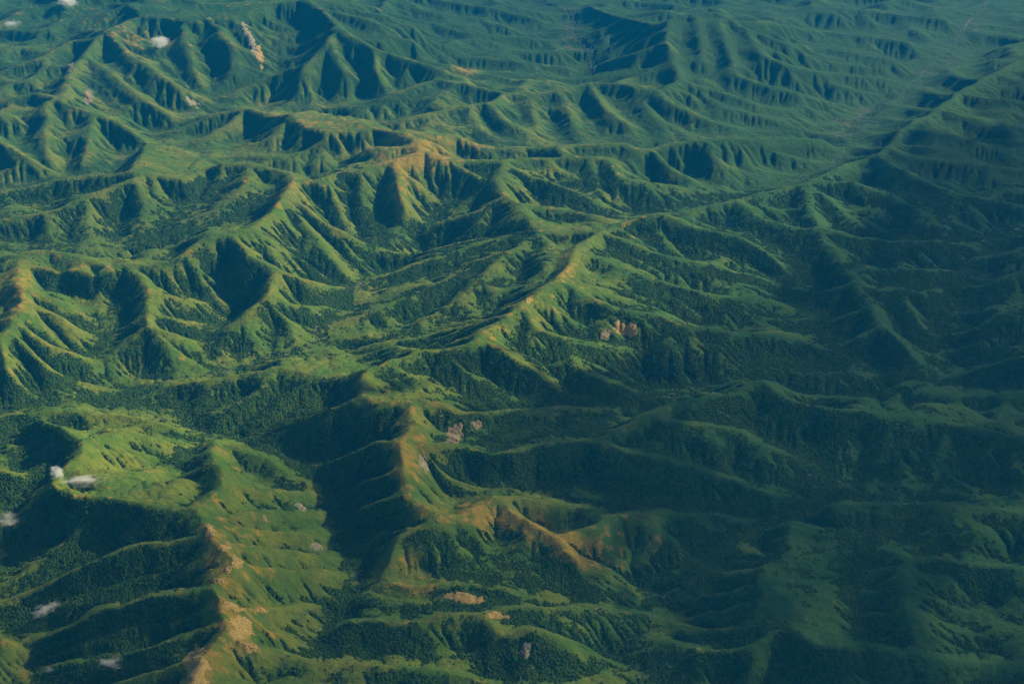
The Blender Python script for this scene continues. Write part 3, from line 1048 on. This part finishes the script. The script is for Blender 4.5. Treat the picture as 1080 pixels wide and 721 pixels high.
outcrop("landslide_scar", 74, 70, 3, 7, 10, PINK, "narrow pink crag on the far left ridge", "rock face", 8, 0.1, 16.7)
outcrop("landslide_scar", 202, 108, 8, 4, 30, PALE, "pale scree at the foot of the far left spur", "scree", 6, 0.2, 17.7)
outcrop("landslide_scar", 556, 315, 5, 4, 0, OCHRE, "pale notch of bare rock on the central ridge crest", "rock face", 6, 0.1, 18.7)
outcrop("landslide_scar", 315, 533, 9, 4, 30, PALE, "pale broken rocks on the grassy slope above the dark stream", "rocks", 6, 0.5, 19.7)
outcrop("landslide_scar", 333, 577, 12, 4, 20, PALE, "pale rocks low on the grassy slope beside the dark stream", "rocks", 6, 0.6, 20.7)
outcrop("landslide_scar", 280, 547, 5, 3, 40, PINK, "small brown rock scar in the middle of the grassy slope", "rocks", 5, 0.3, 21.7)

# ------------------------------------------------------------------ clouds: small shreds of real vapour over the hills
def cloud(px, py, lift, rx, ry, rz, yaw, dens, seed, label):
    x0, y0, z0 = hit(px, py + 2); x0, y0, z0 = float(x0[0]), float(y0[0]), float(z0[0])
    import bmesh
    bm = bmesh.new()
    bmesh.ops.create_icosphere(bm, subdivisions=4, radius=1.0)
    me = bpy.data.meshes.new("cloud"); bm.to_mesh(me); bm.free()
    m = bpy.data.materials.new("cloud_vapour"); m.use_nodes = True
    t = m.node_tree; t.nodes.remove(t.nodes["Principled BSDF"]); L = t.links
    tc = t.nodes.new('ShaderNodeTexCoord')
    ln = t.nodes.new('ShaderNodeVectorMath'); ln.operation = 'LENGTH'; L.new(tc.outputs['Object'], ln.inputs[0])
    mp = t.nodes.new('ShaderNodeMapping'); mp.inputs['Scale'].default_value = (1.1, 2.2, 1.2); mp.inputs['Location'].default_value = (seed, seed * 2, 0)
    L.new(tc.outputs['Object'], mp.inputs[0])
    nz = t.nodes.new('ShaderNodeTexNoise'); nz.inputs['Scale'].default_value = 1.5; nz.inputs['Detail'].default_value = 7; nz.inputs['Roughness'].default_value = 0.65
    nz.inputs['Distortion'].default_value = 0.6
    L.new(mp.outputs[0], nz.inputs['Vector'])
    a = t.nodes.new('ShaderNodeMath'); a.operation = 'MULTIPLY_ADD'; L.new(ln.outputs['Value'], a.inputs[0]); a.inputs[1].default_value = -0.30; a.inputs[2].default_value = -0.36
    b = t.nodes.new('ShaderNodeMath'); b.operation = 'ADD'; L.new(a.outputs[0], b.inputs[0]); L.new(nz.outputs['Fac'], b.inputs[1])
    c = t.nodes.new('ShaderNodeMath'); c.operation = 'MULTIPLY'; L.new(b.outputs[0], c.inputs[0]); c.inputs[1].default_value = 8.5 * dens; c.use_clamp = False
    d = t.nodes.new('ShaderNodeMath'); d.operation = 'MAXIMUM'; L.new(c.outputs[0], d.inputs[0]); d.inputs[1].default_value = 0.0
    pv = t.nodes.new('ShaderNodeVolumePrincipled'); pv.inputs['Color'].default_value = (0.97, 0.96, 0.92, 1); pv.inputs['Anisotropy'].default_value = 0.2
    L.new(d.outputs[0], pv.inputs['Density']); L.new(pv.outputs[0], t.nodes['Material Output'].inputs['Volume'])
    o = link("cloud", me, m, label=label, cat="cloud", group="small wisps of cloud over the hills")
    o.location = (x0, y0, z0 + lift); o.scale = (rx * 1.5, ry * 1.7, rz * 1.5); o.rotation_euler = (0, 0, math.radians(yaw))
cloud(72, 8, 120, 170, 190, 70, 20, 0.05, 1.0, "small bright puff of cloud at the top left, highest in the view")
cloud(170, 52, 120, 150, 190, 90, 10, 0.022, 2.2, "round pale puff of cloud in front of the far plateau wall")
cloud(12, 32, 100, 160, 120, 50, 0, 0.012, 3.7, "faint thin wisp at the far left edge near the top")
cloud(62, 505, 60, 50, 70, 40, 30, 0.05, 4.1, "narrow pale wisp at the left end of the wisps over the hollow rim")
cloud(90, 514, 60, 150, 70, 35, 12, 0.045, 5.3, "broad streaked cream wisp lying on the green shoulder beside the dark hollow")
cloud(10, 556, 60, 90, 110, 40, 40, 0.008, 6.9, "faint grey wisp in the dark valley at the left edge")
cloud(48, 650, 70, 60, 110, 40, -40, 0.03, 7.7, "slanting grey wisp over the dark ridges at the lower left")
cloud(117, 708, 70, 70, 45, 30, 10, 0.035, 8.4, "small ragged wisp near the bottom edge at the left")
cloud(53, 712, 60, 35, 30, 20, 0, 0.02, 9.9, "tiny faint wisp in the bottom left corner")

# ------------------------------------------------------------------ haze
def haze():
    import bmesh
    bm = bmesh.new(); bmesh.ops.create_cube(bm, size=1.0)
    me = bpy.data.meshes.new("haze"); 
    ext = max(abs(X).max(), abs(Y).max()) + 3000
    z0, z1 = float(H.min()) - 1.0, CAM_H + 300.0
    for v in bm.verts:
        v.co = (v.co.x * 2 * ext, v.co.y * 2 * ext, z0 if v.co.z < 0 else z1)
    bm.to_mesh(me); bm.free()
    m = bpy.data.materials.new("haze_air"); m.use_nodes = True
    t = m.node_tree; t.nodes.remove(t.nodes["Principled BSDF"])
    pv = t.nodes.new('ShaderNodeVolumePrincipled')
    pv.inputs['Color'].default_value = (0.0, 0.38, 1.0, 1)
    pv.inputs['Density'].default_value = 1.1e-5
    pv.inputs['Anisotropy'].default_value = 0.0
    t.links.new(pv.outputs[0], t.nodes['Material Output'].inputs['Volume'])
    link("haze", me, m, label="blue haze in the air over the hills", kind="stuff")
haze()

def shade_cloud(cx, cy, cz, rx, ry, rz, yaw, dens, seed, note):  # unseen cloud, added to darken the hills and air beneath it
    import bmesh
    bm = bmesh.new(); bmesh.ops.create_icosphere(bm, subdivisions=6, radius=1.0)
    me = bpy.data.meshes.new("shade_cloud"); bm.to_mesh(me); bm.free()
    n = len(me.vertices); co = np.empty(n * 3, np.float32); me.vertices.foreach_get('co', co); co = co.reshape(-1, 3)
    k = 1 + 0.45 * fbm(co[:, 0] * 1.0 + 5, co[:, 1] + seed, 0.55, 5, 0.55, seed) + 0.25 * fbm(co[:, 0] + co[:, 2], co[:, 1] - co[:, 2], 0.3, 4, 0.6, seed + 3)
    co = co * k[:, None]; co[:, 2] = np.where(co[:, 2] < 0, co[:, 2] * 0.45, co[:, 2])
    co *= np.array([rx, ry, rz])
    me.vertices.foreach_set('co', co.astype(np.float32).ravel()); me.update()
    m = bpy.data.materials.new("shade_cloud_vapour"); m.use_nodes = True
    t = m.node_tree; t.nodes.remove(t.nodes["Principled BSDF"])
    pv = t.nodes.new('ShaderNodeVolumePrincipled'); pv.inputs['Color'].default_value = (0.97, 0.97, 0.97, 1)
    pv.inputs['Density'].default_value = dens; pv.inputs['Anisotropy'].default_value = 0.6
    t.links.new(pv.outputs[0], t.nodes['Material Output'].inputs['Volume'])
    o = link("shade_cloud", me, m, kind="structure")
    o.location = (cx, cy, cz); o.rotation_euler = (0, 0, math.radians(yaw))
def above(px, py, alt):
    """position at altitude alt whose shadow falls on this photo position"""
    x, y, z = (float(v[0]) for v in hit(px, py))
    s = (alt - z) / math.tan(SUN_EL)
    return x + s * math.cos(SUN_AZ), y + s * math.sin(SUN_AZ)
bx, by = above(1200, 440, 8200)
shade_cloud(bx + 2200, by + 3500, 8200, 4000, 9500, 1200, -24, 6.5e-4, 2.0, "high cloud bank off to the right that shades the right-hand hills")
shade_cloud(5800, 9300, 8000, 8600, 4400, 900, 42, 5.2e-4, 7.0, "long high cloud bank overhead that dims the nearest hills")
